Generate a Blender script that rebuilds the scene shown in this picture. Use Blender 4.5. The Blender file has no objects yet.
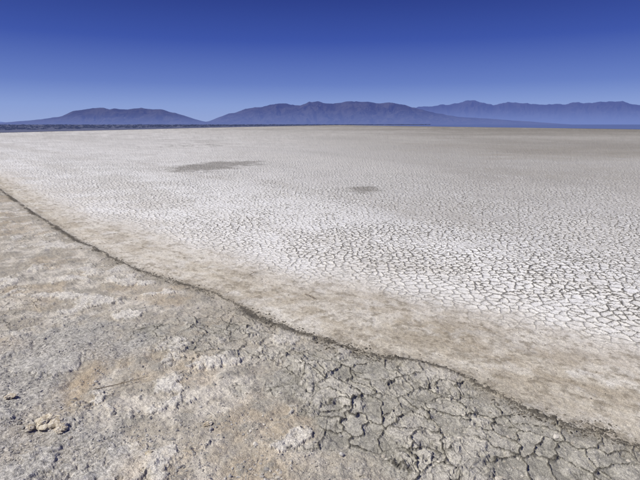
import bpy, math, random
import numpy as np
from mathutils import Vector
random.seed(4); rng=np.random.default_rng(7)
H=1.7; F=502.0; HORIZ=124.5
PITCH=math.atan((240-HORIZ)/F); cp,sp=math.cos(PITCH),math.sin(PITCH)
scene=bpy.context.scene
scene.view_settings.view_transform='Standard'
try: scene.view_settings.look='None'
except Exception: pass
scene.view_settings.exposure=0
SUN_EL=math.radians(50); SUN_ROT=math.radians(-100)

def px_to_ground(px,py):  # casts an image pixel through the camera onto the flat ground
    v=py-240.0; d=F*sp+v*cp
    return (H*(px-320)/d, H*(F*cp-v*sp)/d)

# ---------- numpy noise
def vnoise(x,y,seed=0):
    xi=np.floor(x).astype(np.int64); yi=np.floor(y).astype(np.int64)
    xf=x-xi; yf=y-yi
    def h(a,b):
        n=(a*374761393+b*668265263+seed*1442695041)&0xffffffff
        n=((n^(n>>13))*1274126177)&0xffffffff
        return ((n^(n>>16))&0xffff)/65535.0
    u=xf*xf*(3-2*xf); w=yf*yf*(3-2*yf)
    return (h(xi,yi)*(1-u)+h(xi+1,yi)*u)*(1-w)+(h(xi,yi+1)*(1-u)+h(xi+1,yi+1)*u)*w
def fbm(x,y,o=4,seed=0,g=.5):
    s=0;a=1;t=0
    for i in range(o):
        c,s2=math.cos(i*.9+seed),math.sin(i*.9+seed); k=2.03**i
        s=s+a*(vnoise((x*c-y*s2)*k+i*17.3,(x*s2+y*c)*k-i*9.1,seed+i)-.5); t+=a; a*=g
    return s/t*2

# ---------- shoreline curves (image pixels projected onto the ground)
def curve(pts): return np.array([px_to_ground(*p) for p in pts])
C0=curve([(-60,140),(-20,176),(0,190),(40,218),(80,242),(130,267),(180,284),(215,295),(235,304),(260,318),(300,333),(345,348),(380,357),(425,363),(465,378),(500,398),(540,415),(590,432),(640,450),(700,475),(800,520)])
C1=curve([(-60,150),(0,174),(50,198),(100,218),(200,245),(300,270),(400,291),(500,311),(640,342),(800,385)])
C2=curve([(-60,136.5),(0,141),(100,153),(200,172),(300,190),(400,210),(500,230),(640,252),(800,288)])
def polar(C): 
    az=np.arctan2(C[:,0],C[:,1]); lr=np.log(np.hypot(C[:,0],C[:,1])); o=np.argsort(az); return az[o],lr[o]
P0,P1,P2=polar(C0),polar(C1),polar(C2)
def band(x,y):
    az=np.arctan2(x,y); lr=np.log(np.maximum(np.hypot(x,y),.2))
    l0=np.interp(az,*P0); l1=np.interp(az,*P1); l2=np.interp(az,*P2)
    l1=np.maximum(l1,l0+.05); l2=np.maximum(l2,l1+.05)
    l3=np.maximum(math.log(450.0),l2+.5)
    s=np.where(lr>l2,1-(lr-l2)/(l3-l2),np.where(lr>l1,2-(lr-l1)/(l2-l1),np.where(lr>l0,3-(lr-l0)/(l1-l0),3+(l0-lr)/1.2)))
    return np.clip(s,0,4.5),az
def sdist(x,y):
    best=np.full(x.shape,1e9)
    for a,b in zip(C0[:-1],C0[1:]):
        d=b-a; L=d@d
        t=np.clip(((x-a[0])*d[0]+(y-a[1])*d[1])/L,0,1)
        best=np.minimum(best,np.hypot(x-a[0]-t*d[0],y-a[1]-t*d[1]))
    return best
def gauss(x,y,px,py,sx,sy):
    cx,cy=px_to_ground(px,py); x1,_=px_to_ground(px+sx,py); _,y1=px_to_ground(px,py-sy)
    return np.exp(-.5*(((x-cx)/(x1-cx))**2+((y-cy)/(y1-cy))**2))
def relief(x,y,s,sd):
    near=1/(1+(np.hypot(x,y)/25)**2)
    land=np.clip((s-2.95)/.3,0,1)
    r=.016*fbm(x*.9,y*.9,3,3)*near
    r+=land*(.022*fbm(x*2.6,y*2.6,4,11)+.010*fbm(x*9,y*9,3,21))*near
    return r

# ---------- node helpers
class NT:
    def __init__(s,nt): s.t=nt; s.n=nt.nodes; s.l=nt.links
    def set(s,inp,v):
        if isinstance(v,bpy.types.NodeSocket): s.l.new(v,inp)
        elif v is not None:
            if isinstance(v,(tuple,list)) and len(v)==3 and inp.type=='RGBA': v=(*v,1)
            inp.default_value=v
    def m(s,op,a,b=None,c=None,clamp=False):
        n=s.n.new('ShaderNodeMath'); n.operation=op; n.use_clamp=clamp
        s.set(n.inputs[0],a); s.set(n.inputs[1],b)
        if c is not None: s.set(n.inputs[2],c)
        return n.outputs[0]
    def mr(s,v,a,b,c=0.,d=1.,smooth=True):
        n=s.n.new('ShaderNodeMapRange'); n.interpolation_type='SMOOTHSTEP' if smooth else 'LINEAR'
        for i,x in enumerate((v,a,b,c,d)): s.set(n.inputs[i],x)
        return n.outputs[0]
    def mix(s,f,a,b,mode='MIX'):
        n=s.n.new('ShaderNodeMix'); n.data_type='RGBA'; n.blend_type=mode
        s.set(n.inputs[0],f); s.set(n.inputs[6],a); s.set(n.inputs[7],b); return n.outputs[2]
    def noise(s,vec,sc,det=4,ro=.55,col=False,dim='2D'):
        n=s.n.new('ShaderNodeTexNoise'); n.noise_dimensions=dim
        s.l.new(vec,n.inputs['Vector']); n.inputs['Scale'].default_value=sc
        n.inputs['Detail'].default_value=det; n.inputs['Roughness'].default_value=ro
        return n.outputs['Color'] if col else n.outputs[0]
    def voro(s,vec,sc,feat='DISTANCE_TO_EDGE',out='Distance',rnd=1.):
        n=s.n.new('ShaderNodeTexVoronoi'); n.voronoi_dimensions='2D'; n.feature=feat
        s.l.new(vec,n.inputs['Vector']); n.inputs['Scale'].default_value=sc; n.inputs['Randomness'].default_value=rnd
        return n.outputs[out]
    def attr(s,name,out='Fac'):
        n=s.n.new('ShaderNodeAttribute'); n.attribute_name=name; return n.outputs[out]
    def ramp(s,f,stops):
        n=s.n.new('ShaderNodeValToRGB'); s.l.new(f,n.inputs[0]); e=n.color_ramp.elements
        while len(e)<len(stops): e.new(.5)
        for el,(p,c) in zip(e,stops): el.position=p; el.color=(*c,1)
        return n.outputs[0]
def newmat(name):
    m=bpy.data.materials.new(name); m.use_nodes=True
    t=NT(m.node_tree); b=m.node_tree.nodes['Principled BSDF']; b.inputs['Specular IOR Level'].default_value=.1
    b.inputs['Roughness'].default_value=1
    return m,t,b

# ---------- ground material : fine cracks and grain in nodes, slow variation from mesh attributes
mat,t,bs=newmat('dry_lakebed')
P=t.n.new('ShaderNodeTexCoord').outputs['Object']
baseA=t.attr('base_col','Color'); Pw=t.attr('warp_field','Vector'); Pm=t.attr('warp_mud','Vector')
fieldm=t.attr('fieldm'); land=t.attr('land'); cwid=t.attr('cwid'); mk1=t.attr('mk1'); mk2=t.attr('mk2'); gvm=t.attr('gvm'); sdn=t.attr('sdn'); lwA=t.attr('lw'); beach=t.attr('beach')
n_fine=t.noise(P,38,3,.7); n_grit=t.noise(P,150,1,.7)
nf=t.m('SUBTRACT',n_fine,.5)
base=baseA
FS=9.6
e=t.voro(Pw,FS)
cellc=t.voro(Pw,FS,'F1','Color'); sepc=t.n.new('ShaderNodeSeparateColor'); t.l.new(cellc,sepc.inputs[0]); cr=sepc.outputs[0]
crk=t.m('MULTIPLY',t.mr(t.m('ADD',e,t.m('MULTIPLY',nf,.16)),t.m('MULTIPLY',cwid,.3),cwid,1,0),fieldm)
rim=t.m('MULTIPLY',t.mr(e,.04,.30,1,0),fieldm)
base=t.mix(t.m('MULTIPLY',rim,.34),base,(.42,.39,.335))
base=t.mix(t.m('MULTIPLY',t.m('MULTIPLY',cr,fieldm),.24),base,(.52,.505,.47))
base=t.mix(t.m('MULTIPLY',crk,.88),base,(.08,.074,.062))  # field crack colour: dark dirt with the shade inside painted in
base=t.mix(beach,base,(.20,.17,.125))
vg=t.voro(P,80,'F1','Color'); sg=t.n.new('ShaderNodeSeparateColor'); t.l.new(vg,sg.inputs[0])
gcol=t.mix(sg.outputs[0],(.21,.205,.19),(.56,.54,.50))
base=t.mix(t.m('MULTIPLY',gvm,.75),base,gcol)
em=t.voro(Pm,6.2); em2=t.voro(Pm,17)
mcr=t.m('MULTIPLY',t.mr(t.m('ADD',em,t.m('MULTIPLY',nf,.08)),.004,.055,1,0),mk1)
mcr2=t.m('MULTIPLY',t.mr(t.m('ADD',em2,t.m('MULTIPLY',nf,.16)),.0,.09,1,0),mk2)
base=t.mix(t.m('MAXIMUM',t.m('MULTIPLY',mcr,.88),t.m('MULTIPLY',mcr2,.5)),base,(.08,.073,.058))  # mud cracks: dark soil and painted crack shade in one colour
ln=t.m('ABSOLUTE',t.m('ADD',sdn,t.m('MULTIPLY',nf,.13)))
line=t.mr(ln,t.m('MULTIPLY',lwA,.2),lwA,1,0)
base=t.mix(t.m('MULTIPLY',t.mr(ln,.02,.20,1,0),.40),base,(.25,.225,.18))
base=t.mix(t.m('MULTIPLY',line,.85),base,(.065,.057,.046))
base=t.mix(.6,base,t.mix(t.mr(n_grit,.3,.7),(.62,.61,.59),(1.3,1.3,1.3)),'MULTIPLY')
base=t.mix(.4,base,t.mix(t.mr(n_fine,.3,.7),(.6,.6,.6),(1.33,1.33,1.33)),'MULTIPLY')
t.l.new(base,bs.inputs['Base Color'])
bmp=t.n.new('ShaderNodeBump'); bmp.inputs['Distance'].default_value=1; bmp.inputs['Strength'].default_value=.8
rough=t.mr(land,0,1,.5,1.15)
t.l.new(t.m('MULTIPLY',t.m('ADD',t.m('MULTIPLY',n_fine,.010),t.m('MULTIPLY',n_grit,.0035)),rough),bmp.inputs['Height'])
t.l.new(bmp.outputs[0],bs.inputs['Normal'])
hh=t.m('ADD',t.m('MULTIPLY',crk,-.011),t.m('MULTIPLY',rim,-.004))
hh=t.m('ADD',hh,t.m('ADD',t.m('MULTIPLY',mcr,-.012),t.m('MULTIPLY',mcr2,-.005)))
hh=t.m('ADD',hh,t.m('MULTIPLY',t.m('MULTIPLY',nf,land),.009))
hh=t.m('ADD',hh,t.m('MULTIPLY',line,-.007))
dn=t.n.new('ShaderNodeDisplacement'); dn.inputs['Midlevel'].default_value=0; dn.inputs['Scale'].default_value=1
t.l.new(hh,dn.inputs['Height']); t.l.new(dn.outputs[0],t.n['Material Output'].inputs['Displacement'])
mat.displacement_method='DISPLACEMENT'

def mesh_np(name,V,Fq,mats,smooth=True):
    me=bpy.data.meshes.new(name); k=Fq.shape[1]
    me.vertices.add(len(V)); me.vertices.foreach_set('co',V.astype(np.float32).ravel())
    me.loops.add(Fq.size); me.loops.foreach_set('vertex_index',Fq.astype(np.int32).ravel())
    me.polygons.add(len(Fq)); me.polygons.foreach_set('loop_start',np.arange(0,Fq.size,k,dtype=np.int32))
    me.update(calc_edges=True)
    me.polygons.foreach_set('use_smooth',np.full(len(Fq),smooth))
    for m_ in mats: me.materials.append(m_)
    o=bpy.data.objects.new(name,me); scene.collection.objects.link(o); return o
def addattr(o,name,a):
    at=o.data.attributes.new(name,'FLOAT','POINT'); at.data.foreach_set('value',a.astype(np.float32).ravel())
def addvec(o,name,a):
    at=o.data.attributes.new(name,'FLOAT_VECTOR','POINT'); at.data.foreach_set('vector',a.astype(np.float32).ravel())
def addcol(o,name,a):
    at=o.data.attributes.new(name,'FLOAT_COLOR','POINT'); at.data.foreach_set('color',np.concatenate([a,np.ones((len(a),1))],1).astype(np.float32).ravel())
def grid_faces(R,C,wrap=False):
    i=np.arange(R-1)[:,None]; j=np.arange(C if wrap else C-1)[None,:]; j2=(j+1)%C
    return np.stack([i*C+j,i*C+j2,(i+1)*C+j2,(i+1)*C+j],-1).reshape(-1,4)

dep=np.linspace(math.atan(H/1.5),math.atan(H/60.0),780)
rr=np.concatenate([[.02,.3,.7,1.1],H/np.tan(dep),np.geomspace(61,30000,70)])
aa=np.concatenate([np.linspace(-.72,.72,1200),np.linspace(.72,2*math.pi-.72,150)[1:-1]])
R_,A_=np.meshgrid(rr,aa,indexing='ij')
X=(R_*np.sin(A_)).ravel(); Y=(R_*np.cos(A_)).ravel()
s_,az_=band(X,Y); d_=sdist(X,Y); sgn=np.where(s_<3,1,-1)
def ss(v,a,b): 
    q=np.clip((v-a)/(b-a),0,1); return q*q*(3-2*q)
def mixn(c,f,col): return c*(1-f[:,None])+np.array(col)*f[:,None]
nB=fbm(X*.11,Y*.11,4,101); nM=fbm(X*.8,Y*.8,5,111,.58); nS=fbm(X*4.3,Y*4.3,5,121,.6); nT=fbm(X*1.7,Y*1.7,5,131,.6)
nU=fbm(X*9,Y*9,5,141,.68); nQ=fbm(X*3.1+.3*nS,Y*3.1+.3*nU,5,151,.65); nV=fbm(X*17,Y*17,4,191,.65)
nL=fbm(s_*7+.4*nM,az_*2.0+.3*nB,4,161,.6); nL2=fbm(s_*15+.9*nM+.5*nS,az_*7,3,171,.6); nF=fbm(s_*14+.5*nB,az_*2.2,4,181,.6)
sw=s_+(.28*nM+.20*nB+.20*nS+.10*nL+.06*nU)*ss(s_,0,.9)
def rampn(v,st):
    ps=[a for a,_ in st]; return np.stack([np.interp(v,ps,[c[k] for _,c in st]) for k in range(3)],1)
RI=rampn(sw,[(0,(.14,.125,.105)),(.2,(.20,.185,.155)),(.5,(.33,.315,.285)),(.8,(.48,.47,.455)),(1.15,(.68,.68,.675)),(1.6,(.80,.80,.795)),(1.95,(.75,.735,.70)),(2.2,(.56,.515,.44)),(2.55,(.41,.36,.28)),(2.85,(.52,.475,.39))])
LE=rampn(sw,[(0,(.64,.62,.585)),(.4,(.72,.71,.685)),(1,(.79,.785,.775)),(1.5,(.84,.84,.83)),(1.85,(.82,.81,.79)),(2.15,(.72,.685,.62)),(2.5,(.54,.49,.40)),(2.85,(.61,.56,.47))])
f=ss(az_+.12*nB,-.36,.34)[:,None]; col=LE*(1-f)+RI*f
col=mixn(col,ss(nM,-.05,.4)*.16*(s_<2.2),(.42,.395,.35))
col=mixn(col,ss(nL,.05,.5)*.35*ss(s_,.5,1)*(s_<3),(.70,.68,.64))
col=mixn(col,ss(-nL,.05,.5)*.22*(s_<3),(.34,.305,.245))
fz=ss(-s_,-1.1,-.3)*(az_>-.5)
col=mixn(col,ss(nF,.03,.4)*.38*fz,(.62,.60,.56)); col=mixn(col,ss(-nF,.03,.4)*.38*fz,(.17,.15,.125))
bz=ss(s_,1.9,2.3)*(s_<3)
col=mixn(col,ss(nL2,.05,.45)*.35*bz,(.66,.62,.53))
col=mixn(col,ss(-nL2,.05,.45)*.3*bz,(.30,.255,.19))
col=mixn(col,ss(nQ,.02,.35)*.5*bz,(.68,.65,.58))
col=mixn(col,ss(-nQ,.0,.35)*.35*bz,(.33,.285,.215))
col=mixn(col,ss(nU,.05,.4)*.4*bz,(.31,.275,.22))
col=mixn(col,ss(nS,.05,.5)*.25*ss(s_,.5,1),(.82,.82,.80))
wet=.9*gauss(X,Y,205,167,26,3.5)+.6*gauss(X,Y,245,163,20,2)+.8*gauss(X,Y,365,190,14,3)+.55*gauss(X,Y,412,214,16,3)+.45*gauss(X,Y,190,146,50,2)
col=mixn(col,ss(wet+.35*nS+.3*nM,.3,.75)*ss(wet,.05,.3)*.72,(.17,.16,.145))
# land side crust
cc=mixn(np.tile(np.array([.41,.375,.315]),(len(X),1)),ss(nS,-.3,.3),(.60,.56,.49))
cc=mixn(cc,ss(nT,.05,.35)*.5,(.45,.37,.265))
cc=mixn(cc,ss(nU,.05,.35)*.65,(.31,.295,.26))
cc=mixn(cc,ss(nQ,.12,.35)*.8,(.70,.67,.61))
cc=mixn(cc,ss(gauss(X,Y,60,400,22,60)+gauss(X,Y,5,345,30,8)+.8*gauss(X,Y,130,470,25,18)+.5*nS+.3*nU,.45,.9)*.5,(.46,.34,.20))
grv=1.0*gauss(X,Y,-20,400,70,70)+.9*gauss(X,Y,40,470,90,40)+.5*gauss(X,Y,120,350,70,12)
gv=ss(grv+.5*nS+.2*nU,.35,.85)
mud=1.1*gauss(X,Y,330,385,55,28)+1.1*gauss(X,Y,450,420,75,45)+1.0*gauss(X,Y,570,462,90,30)+.55*gauss(X,Y,170,330,90,14)
mm=ss(mud+.55*nS+.35*nM,.35,.75)
mc=mixn(np.tile(np.array([.27,.26,.225]),(len(X),1)),ss(nU,-.4,.4),(.46,.44,.385))
mc=mixn(mc,ss(nQ,0,.4)*.6,(.54,.51,.45))
cc=cc*(1-.9*mm[:,None])+mc*.9*mm[:,None]
la=ss(s_+.02*nU,2.985,3.01)
col=col*(1-la[:,None])+cc*la[:,None]
Z=relief(X,Y,s_,d_)
nearf=1/(1+(R_.ravel()/12)**2)
Z+=la*nearf*(.016*np.maximum(nU,-.3)+.013*ss(nQ,.12,.25)+.010*nV)
Z+=(1-la)*nearf*ss(s_,1.9,2.3)*(.007*nU+.005*nV)
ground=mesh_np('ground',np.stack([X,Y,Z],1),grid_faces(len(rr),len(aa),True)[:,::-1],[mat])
addcol(ground,'base_col',np.clip(col,0,.86))
wx=fbm(X*2.5,Y*2.5,3,201); wy=fbm(X*2.5,Y*2.5,3,211); vx=fbm(X*14,Y*14,2,221); vy=fbm(X*14,Y*14,2,231)
Z0=np.zeros_like(X)
addvec(ground,'warp_field',np.stack([X+.06*wx+.016*vx,Y+.06*wy+.016*vy,Z0],1))
addvec(ground,'warp_mud',np.stack([X+.13*wx+.035*vx+.01*nU,Y+.13*wy+.035*vy+.01*nS,Z0],1))
nolnd=1-la
addattr(ground,'fieldm',ss(-(sw+.1*nS),-2.35,-1.8)*nolnd*(.72+.28*ss(nM+.3*nS,-.5,0)))
addattr(ground,'cwid',np.clip(.105+.08*nS+.03*nM,.04,.18))
addattr(ground,'land',la); addattr(ground,'beach',ss(sw,1.8,2.3)*nolnd*ss(nV,.08,.4)*.55)
addattr(ground,'gvm',gv*la)
addattr(ground,'mk1',np.maximum(mm,ss(nM,.12,.3)*.75)*(1-.9*gv)*la*ss(nS,-.55,0.))
addattr(ground,'mk2',np.clip(mm*.8*ss(nT,-.3,.2)+ss(nQ,.0,.2)*.5+.15,0,1)*(1-.9*gv)*la)
addattr(ground,'sdn',np.clip(d_,0,3)*sgn+.045*nS+.04*nU+.05*nM)
addattr(ground,'lw',np.clip(.046+.05*nM+.05*nT+.03*nS,.010,.09))

# ---------- stones
def ico():
    import bmesh
    bm=bmesh.new(); bmesh.ops.create_icosphere(bm,subdivisions=1,radius=1)
    v=np.array([x.co[:] for x in bm.verts]); f=np.array([[w.index for w in q.verts] for q in bm.faces]); bm.free(); return v,f
IV,IF=ico()
def stones(name,pts,sizes,mats,flat=.6):
    n=len(pts); V=np.repeat(IV[None],n,0)
    V=V*(1+rng.uniform(-.3,.3,(n,len(IV),1)))
    V=V*rng.uniform(.6,1.3,(n,1,3))*np.array([1,1,flat])
    a=rng.uniform(0,6.28,n); c,s2=np.cos(a)[:,None],np.sin(a)[:,None]
    x=V[...,0]*c-V[...,1]*s2; y=V[...,0]*s2+V[...,1]*c
    V=np.stack([x,y,V[...,2]],-1)*sizes[:,None,None]
    sb,_=band(pts[:,0],pts[:,1]); z=relief(pts[:,0],pts[:,1],sb,0)+sizes*flat*.1
    z+=np.where(sb>3,.016*np.maximum(fbm(pts[:,0]*9,pts[:,1]*9,5,141,.68),-.3)+.010*fbm(pts[:,0]*17,pts[:,1]*17,4,191,.65),0)
    V+=np.stack([pts[:,0],pts[:,1],z],1)[:,None,:]
    Fq=(IF[None]+np.arange(n)[:,None,None]*len(IV)).reshape(-1,3)
    o=mesh_np(name,V.reshape(-1,3),Fq,mats,False)
    addattr(o,'shade',np.repeat(rng.uniform(0,1,n),len(IV))); return o
def stonemat(name,a,b):
    m,t2,b2=newmat(name); c=t2.mix(t2.attr('shade'),a,b)
    tc2=t2.n.new('ShaderNodeTexCoord').outputs['Object']
    c=t2.mix(t2.mr(t2.noise(tc2,120,2,.6,dim='3D'),.3,.7,0,.4),c,tuple(x*.6 for x in a)); t2.l.new(c,b2.inputs['Base Color']); return m
def pick(n,pxr,pyr,w):
    out=[]
    while sum(map(len,out))<n:
        px=rng.uniform(*pxr,20000); py=rng.uniform(*pyr,20000)
        d=F*sp+(py-240)*cp; x=H*(px-320)/d; y=H*(F*cp-(py-240)*sp)/d
        k=rng.uniform(0,1,20000)<w(x,y); out.append(np.stack([x[k],y[k]],1))
    return np.concatenate(out)[:n]
def wg(x,y):
    sb,_=band(x,y); g=gauss(x,y,-20,400,80,80)+gauss(x,y,40,470,110,40)
    return np.where(sb>3.02,np.clip(g+.03,0,1)*np.clip(.4+1.2*(fbm(x*3,y*3,3,5)+.3),0.05,1),0)
p=pick(10000,(-150,420),(250,530),wg)
stones('gravel',p,np.clip(rng.lognormal(-5.4,.42,len(p)),.002,.015),[stonemat('gravel_stone',(.24,.23,.215),(.60,.575,.53))])
def wl(x,y):
    d=sdist(x,y); return np.exp(-(d/.07)**2)*(np.hypot(x,y)<12)*np.clip(.5+2*fbm(x*3,y*3,3,77),.1,1)
p=pick(3000,(-60,700),(185,500),wl)
stones('shoreline_debris',p,np.clip(rng.lognormal(-5.3,.45,len(p)),.002,.013),[stonemat('dark_grit',(.06,.053,.043),(.30,.27,.215))])
def wc(x,y):
    sb,_=band(x,y); return np.where(sb>3.03,np.clip(fbm(x*2.2,y*2.2,3,8)*2.2+.15,0,1),0)
p=pick(2600,(-150,750),(215,540),wc)
stones('mud_clods',p,np.clip(rng.lognormal(-5.2,.45,len(p)),.002,.018),[stonemat('crust_clod',(.40,.36,.295),(.70,.66,.58))],.4)
def wb(x,y):
    sb,_=band(x,y); return np.where((sb<2.97)&(sb>1.9),.6,0)
p=pick(800,(-50,700),(190,440),wb)
stones('beach_pebbles',p,np.clip(rng.lognormal(-5.7,.4,len(p)),.002,.009),[stonemat('pebble',(.18,.155,.12),(.50,.46,.39))])

# ---------- twigs
tm,tt,tb=newmat('dry_wood'); tcx=tt.n.new('ShaderNodeTexCoord').outputs['Object']
tt.l.new(tt.mix(tt.noise(tcx,60,3,.6,dim='3D'),(.12,.09,.06),(.27,.215,.15)),tb.inputs['Base Color'])
def twig(a,b,r):
    A=np.array(px_to_ground(*a)); B=np.array(px_to_ground(*b)); n=8
    cu=bpy.data.curves.new('twig','CURVE'); cu.dimensions='3D'; cu.bevel_depth=r; cu.bevel_resolution=2
    L=np.hypot(*(B-A)); nrm=np.array([-(B-A)[1],(B-A)[0]])/L
    def sp_(A,B,k,r0,r1):
        q=cu.splines.new('POLY'); q.points.add(k-1)
        for i in range(k):
            f=i/(k-1); c=A+(B-A)*f+nrm*random.uniform(-.03,.03)*L
            sb,_=band(c[:1],c[1:]); z=relief(c[:1],c[1:],sb,0)[0]+.010+.008*math.sin(f*3.1)
            q.points[i].co=(c[0],c[1],z,1); q.points[i].radius=r0+(r1-r0)*f
    sp_(A,B,n,1,.35)
    for f,g in ((.45,.2),(.7,-.15)):
        S=A+(B-A)*f; sp_(S,S+(B-A)*.18+nrm*g*L*.5,4,.6,.2)
    cu.materials.append(tm); o=bpy.data.objects.new('twig',cu); scene.collection.objects.link(o)
twig((93,389),(150,377),.0035); twig((305,295),(316,300),.004); twig((250,276),(258,273),.004)

# ---------- crusted rocks
def rock(px,py,size,name='rock'):
    import bmesh
    bm=bmesh.new(); bmesh.ops.create_icosphere(bm,subdivisions=4,radius=1)
    c=px_to_ground(px,py)
    for v in bm.verts:
        q=v.co; n=fbm(np.array([q.x*1.3+px]),np.array([q.y*1.3+q.z*1.7]),4,31)[0]; n2=fbm(np.array([q.x*5+px]),np.array([q.y*5+q.z*4]),3,37)[0]
        v.co=Vector((q.x*1.35,q.y,q.z*.5))*(size*(1+.75*n+.3*n2))
    me=bpy.data.meshes.new(name); bm.to_mesh(me); bm.free()
    me.materials.append(rockm); o=bpy.data.objects.new(name,me); scene.collection.objects.link(o)
    sb,_=band(np.array([c[0]]),np.array([c[1]])); z=relief(np.array([c[0]]),np.array([c[1]]),sb,0)[0]
    o.location=(c[0],c[1],z+.010); o.rotation_euler=(0,0,px)
rockm,rt,rb=newmat('salt_crusted_rock'); rc=rt.n.new('ShaderNodeTexCoord').outputs['Object']
rt.l.new(rt.mix(rt.mr(rt.noise(rc,60,5,.7,dim='3D'),.35,.65),(.34,.28,.19),(.74,.68,.56)),rb.inputs['Base Color'])
for a in ((47,424,.052),(62,430,.032),(30,430,.022),(208,425,.018),(10,398,.024),(150,455,.02)): rock(*a)

# ---------- distant land, aerial haze painted in as blue emission
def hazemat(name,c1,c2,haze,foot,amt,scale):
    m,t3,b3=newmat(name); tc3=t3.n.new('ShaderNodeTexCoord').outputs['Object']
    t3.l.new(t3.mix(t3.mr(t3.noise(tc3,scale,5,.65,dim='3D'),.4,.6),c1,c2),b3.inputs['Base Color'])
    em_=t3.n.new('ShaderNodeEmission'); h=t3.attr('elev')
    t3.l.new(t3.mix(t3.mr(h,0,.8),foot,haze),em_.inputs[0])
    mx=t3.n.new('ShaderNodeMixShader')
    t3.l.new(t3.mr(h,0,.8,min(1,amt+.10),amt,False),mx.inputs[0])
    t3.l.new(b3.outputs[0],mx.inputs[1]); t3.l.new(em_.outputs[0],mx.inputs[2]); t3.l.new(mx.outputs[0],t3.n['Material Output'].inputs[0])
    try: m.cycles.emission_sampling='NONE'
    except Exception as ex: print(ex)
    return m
def mountain(name,prof,dist,depth,m,seed,rough=1.):
    pr=np.array(prof,float); u=(pr[:,0]-320)/(F*cp); hgt=(HORIZ-pr[:,1])/F*dist*1.0
    N,M=1200,110; uu=np.linspace(u[0],u[-1],N); hp=np.interp(uu,u,hgt)
    ker=np.hanning(21); ker/=ker.sum(); hp=np.convolve(np.pad(hp,10,'edge'),ker,'valid')
    pk=1-np.abs(fbm(uu*30,uu*0+.5,2,seed+2))*1.5; pk2=fbm(uu*90,uu*0+.5,4,seed+4)
    hp=hp*(.975+rough*(.10*(pk-.55)+.035*pk2))
    tt_=np.linspace(0,1.5,M)[:,None]; U=uu[None]*np.ones((M,1))
    xk=U*dist/1000; yk=tt_*depth/1000
    w=.7*fbm(xk*.7,yk*.8,3,seed+5)
    rid=np.abs(fbm(xk*1.0+w,yk*.22+w*.5,3,seed))*2.2
    rid2=np.abs(fbm(xk*2.6+w*1.5,yk*.6,4,seed+9))*1.8
    env=np.where(tt_<1,np.clip(tt_,0,1)**1.05,1-(tt_-1)*.9)
    side=np.clip(1-env,0,1)**.7
    h=hp[None]*env*(1-1.0*side*np.clip(rid,0,1)-.5*side*np.clip(rid2,0,1))
    h=np.maximum(h,0)-2
    Yw=dist+(tt_-1)*depth+0*U; V=np.stack([U*Yw,Yw,h],-1).reshape(-1,3)
    o=mesh_np(name,V,grid_faces(M,N),[m]); addattr(o,'elev',np.clip(V[:,2]/hgt.max(),0,1)); return o
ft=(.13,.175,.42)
far=hazemat('far_mountain_rock_haze',(.10,.10,.11),(.20,.19,.19),(.092,.128,.36),(.17,.235,.53),.90,.0006)
mid=hazemat('mid_mountain_rock_haze',(.07,.07,.07),(.18,.17,.16),(.068,.094,.29),ft,.80,.0014)
lef=hazemat('near_mountain_rock_haze',(.07,.07,.07),(.18,.17,.16),(.066,.092,.275),ft,.79,.0016)
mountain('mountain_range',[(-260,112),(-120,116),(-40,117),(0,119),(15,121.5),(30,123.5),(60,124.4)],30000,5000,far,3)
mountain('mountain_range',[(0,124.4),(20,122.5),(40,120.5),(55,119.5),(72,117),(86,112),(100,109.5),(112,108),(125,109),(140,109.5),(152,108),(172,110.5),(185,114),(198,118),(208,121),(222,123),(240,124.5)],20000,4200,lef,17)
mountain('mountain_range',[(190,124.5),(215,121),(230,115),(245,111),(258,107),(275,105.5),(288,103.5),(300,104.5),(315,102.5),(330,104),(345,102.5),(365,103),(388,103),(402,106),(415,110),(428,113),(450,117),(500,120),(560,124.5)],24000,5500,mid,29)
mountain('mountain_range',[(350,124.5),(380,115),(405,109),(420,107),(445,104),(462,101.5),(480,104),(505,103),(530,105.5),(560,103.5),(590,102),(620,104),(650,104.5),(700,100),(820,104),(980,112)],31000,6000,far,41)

def sheet(name,pts,z,m):
    me=bpy.data.meshes.new(name); me.from_pydata([(x,y,z) for x,y in pts],[],[list(range(len(pts)))]); me.update()
    if me.polygons[0].normal.z<0: me.flip_normals()
    me.materials.append(m); o=bpy.data.objects.new(name,me); scene.collection.objects.link(o); return o
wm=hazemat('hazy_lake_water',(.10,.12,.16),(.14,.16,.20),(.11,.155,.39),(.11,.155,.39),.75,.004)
shore=[px_to_ground(*q) for q in ((335,125.05),(360,125.4),(400,126.0),(450,126.8),(500,127.5),(560,128.3),(640,129.4),(760,131),(900,132.5))]
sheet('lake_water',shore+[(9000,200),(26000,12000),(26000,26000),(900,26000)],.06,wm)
sm=hazemat('scrubland_soil_haze',(.10,.10,.09),(.20,.19,.16),(.10,.125,.27),(.10,.125,.27),.6,.02)
edge=[px_to_ground(*q) for q in ((-300,140),(-120,136),(0,132.8),(60,131.3),(120,130.0),(200,128.0),(250,126.9),(300,125.8),(335,125.2))]
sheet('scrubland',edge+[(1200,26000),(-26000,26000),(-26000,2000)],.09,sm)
bm_=hazemat('shrub_foliage_haze',(.05,.06,.04),(.12,.12,.08),(.065,.085,.20),(.065,.085,.20),.6,.3)
Vs=[];Fs=[]
quad=np.array([[-1,0,-1],[1,0,-1],[.7,.2,1],[-.7,-.2,1]])
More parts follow.
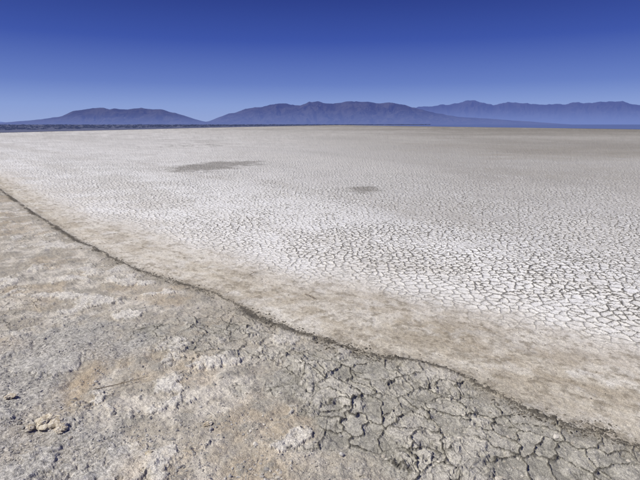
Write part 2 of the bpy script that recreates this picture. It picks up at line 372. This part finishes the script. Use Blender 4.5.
def shrub(x,y,w,h):
    for k in range(6):
        a=random.uniform(0,3.14); c,s3=math.cos(a),math.sin(a); b=len(Vs); ox,oy=random.gauss(0,w*.4),random.gauss(0,w*.4); zz=h*random.uniform(.25,.6); q=h*random.uniform(.25,.45)
        for v in quad*[w*.45,w*.3,q]: Vs.append((x+ox+v[0]*c-v[1]*s3+random.uniform(-.1,.1)*w,y+oy+v[0]*s3+v[1]*c,max(0,zz+v[2]+random.uniform(-.2,.2)*h)))
        Fs.append((b,b+1,b+2,b+3))
for i in range(2600):
    px=random.uniform(-250,430)
    pe=np.interp(px,[-300,0,120,200,300,335,430],[136,130.6,128.6,127.1,125.7,125.3,125.1])
    py=pe-(pe-124.75)*random.random()**.8; x,y=px_to_ground(px,max(py,124.72)); dd=math.hypot(x,y)
    shrub(x,y,max(1.0,dd*.003)*random.uniform(.5,1.5),min(.2+dd*.0010,2.8)*random.uniform(.4,1.2))
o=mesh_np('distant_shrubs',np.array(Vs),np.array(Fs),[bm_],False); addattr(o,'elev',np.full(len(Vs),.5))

# ---------- light
w=bpy.data.worlds.new('World'); scene.world=w; w.use_nodes=True; wt=NT(w.node_tree)
sky=wt.n.new('ShaderNodeTexSky'); sky.sky_type='NISHITA'; sky.sun_disc=False; sky.sun_elevation=SUN_EL; sky.sun_rotation=SUN_ROT
sky.altitude=1300; sky.air_density=1.0; sky.dust_density=.3; sky.ozone_density=3.0
tcw=wt.n.new('ShaderNodeTexCoord').outputs['Generated']; sx=wt.n.new('ShaderNodeSeparateXYZ'); wt.l.new(tcw,sx.inputs[0])
gr_=wt.ramp(sx.outputs[2],[(0,(.27,.37,.70)),(.035,(.215,.31,.66)),(.075,(.110,.178,.53)),(.15,(.028,.062,.37)),(.24,(.007,.018,.20)),(.45,(.014,.024,.17)),(1,(.014,.024,.16))])
c=wt.mix(1.0,gr_,(10,10,10),'MULTIPLY'); c=wt.mix(.10,c,sky.outputs[0])
bg=w.node_tree.nodes['Background']; wt.l.new(c,bg.inputs[0]); bg.inputs[1].default_value=.1
sl=bpy.data.lights.new('sun','SUN'); sl.energy=4.6; sl.angle=math.radians(.5); sl.color=(1,.965,.905)
so=bpy.data.objects.new('sun',sl); scene.collection.objects.link(so)
dv=Vector((math.sin(SUN_ROT)*math.cos(SUN_EL),math.cos(SUN_ROT)*math.cos(SUN_EL),math.sin(SUN_EL)))
so.rotation_euler=dv.to_track_quat('Z','Y').to_euler()
cam=bpy.data.cameras.new('camera'); co=bpy.data.objects.new('camera',cam); scene.collection.objects.link(co)
co.location=(0,0,H); co.rotation_euler=(math.pi/2-PITCH,0,0); cam.sensor_width=36; cam.lens=F/640*36; cam.clip_end=100000; cam.clip_start=.05
scene.camera=co
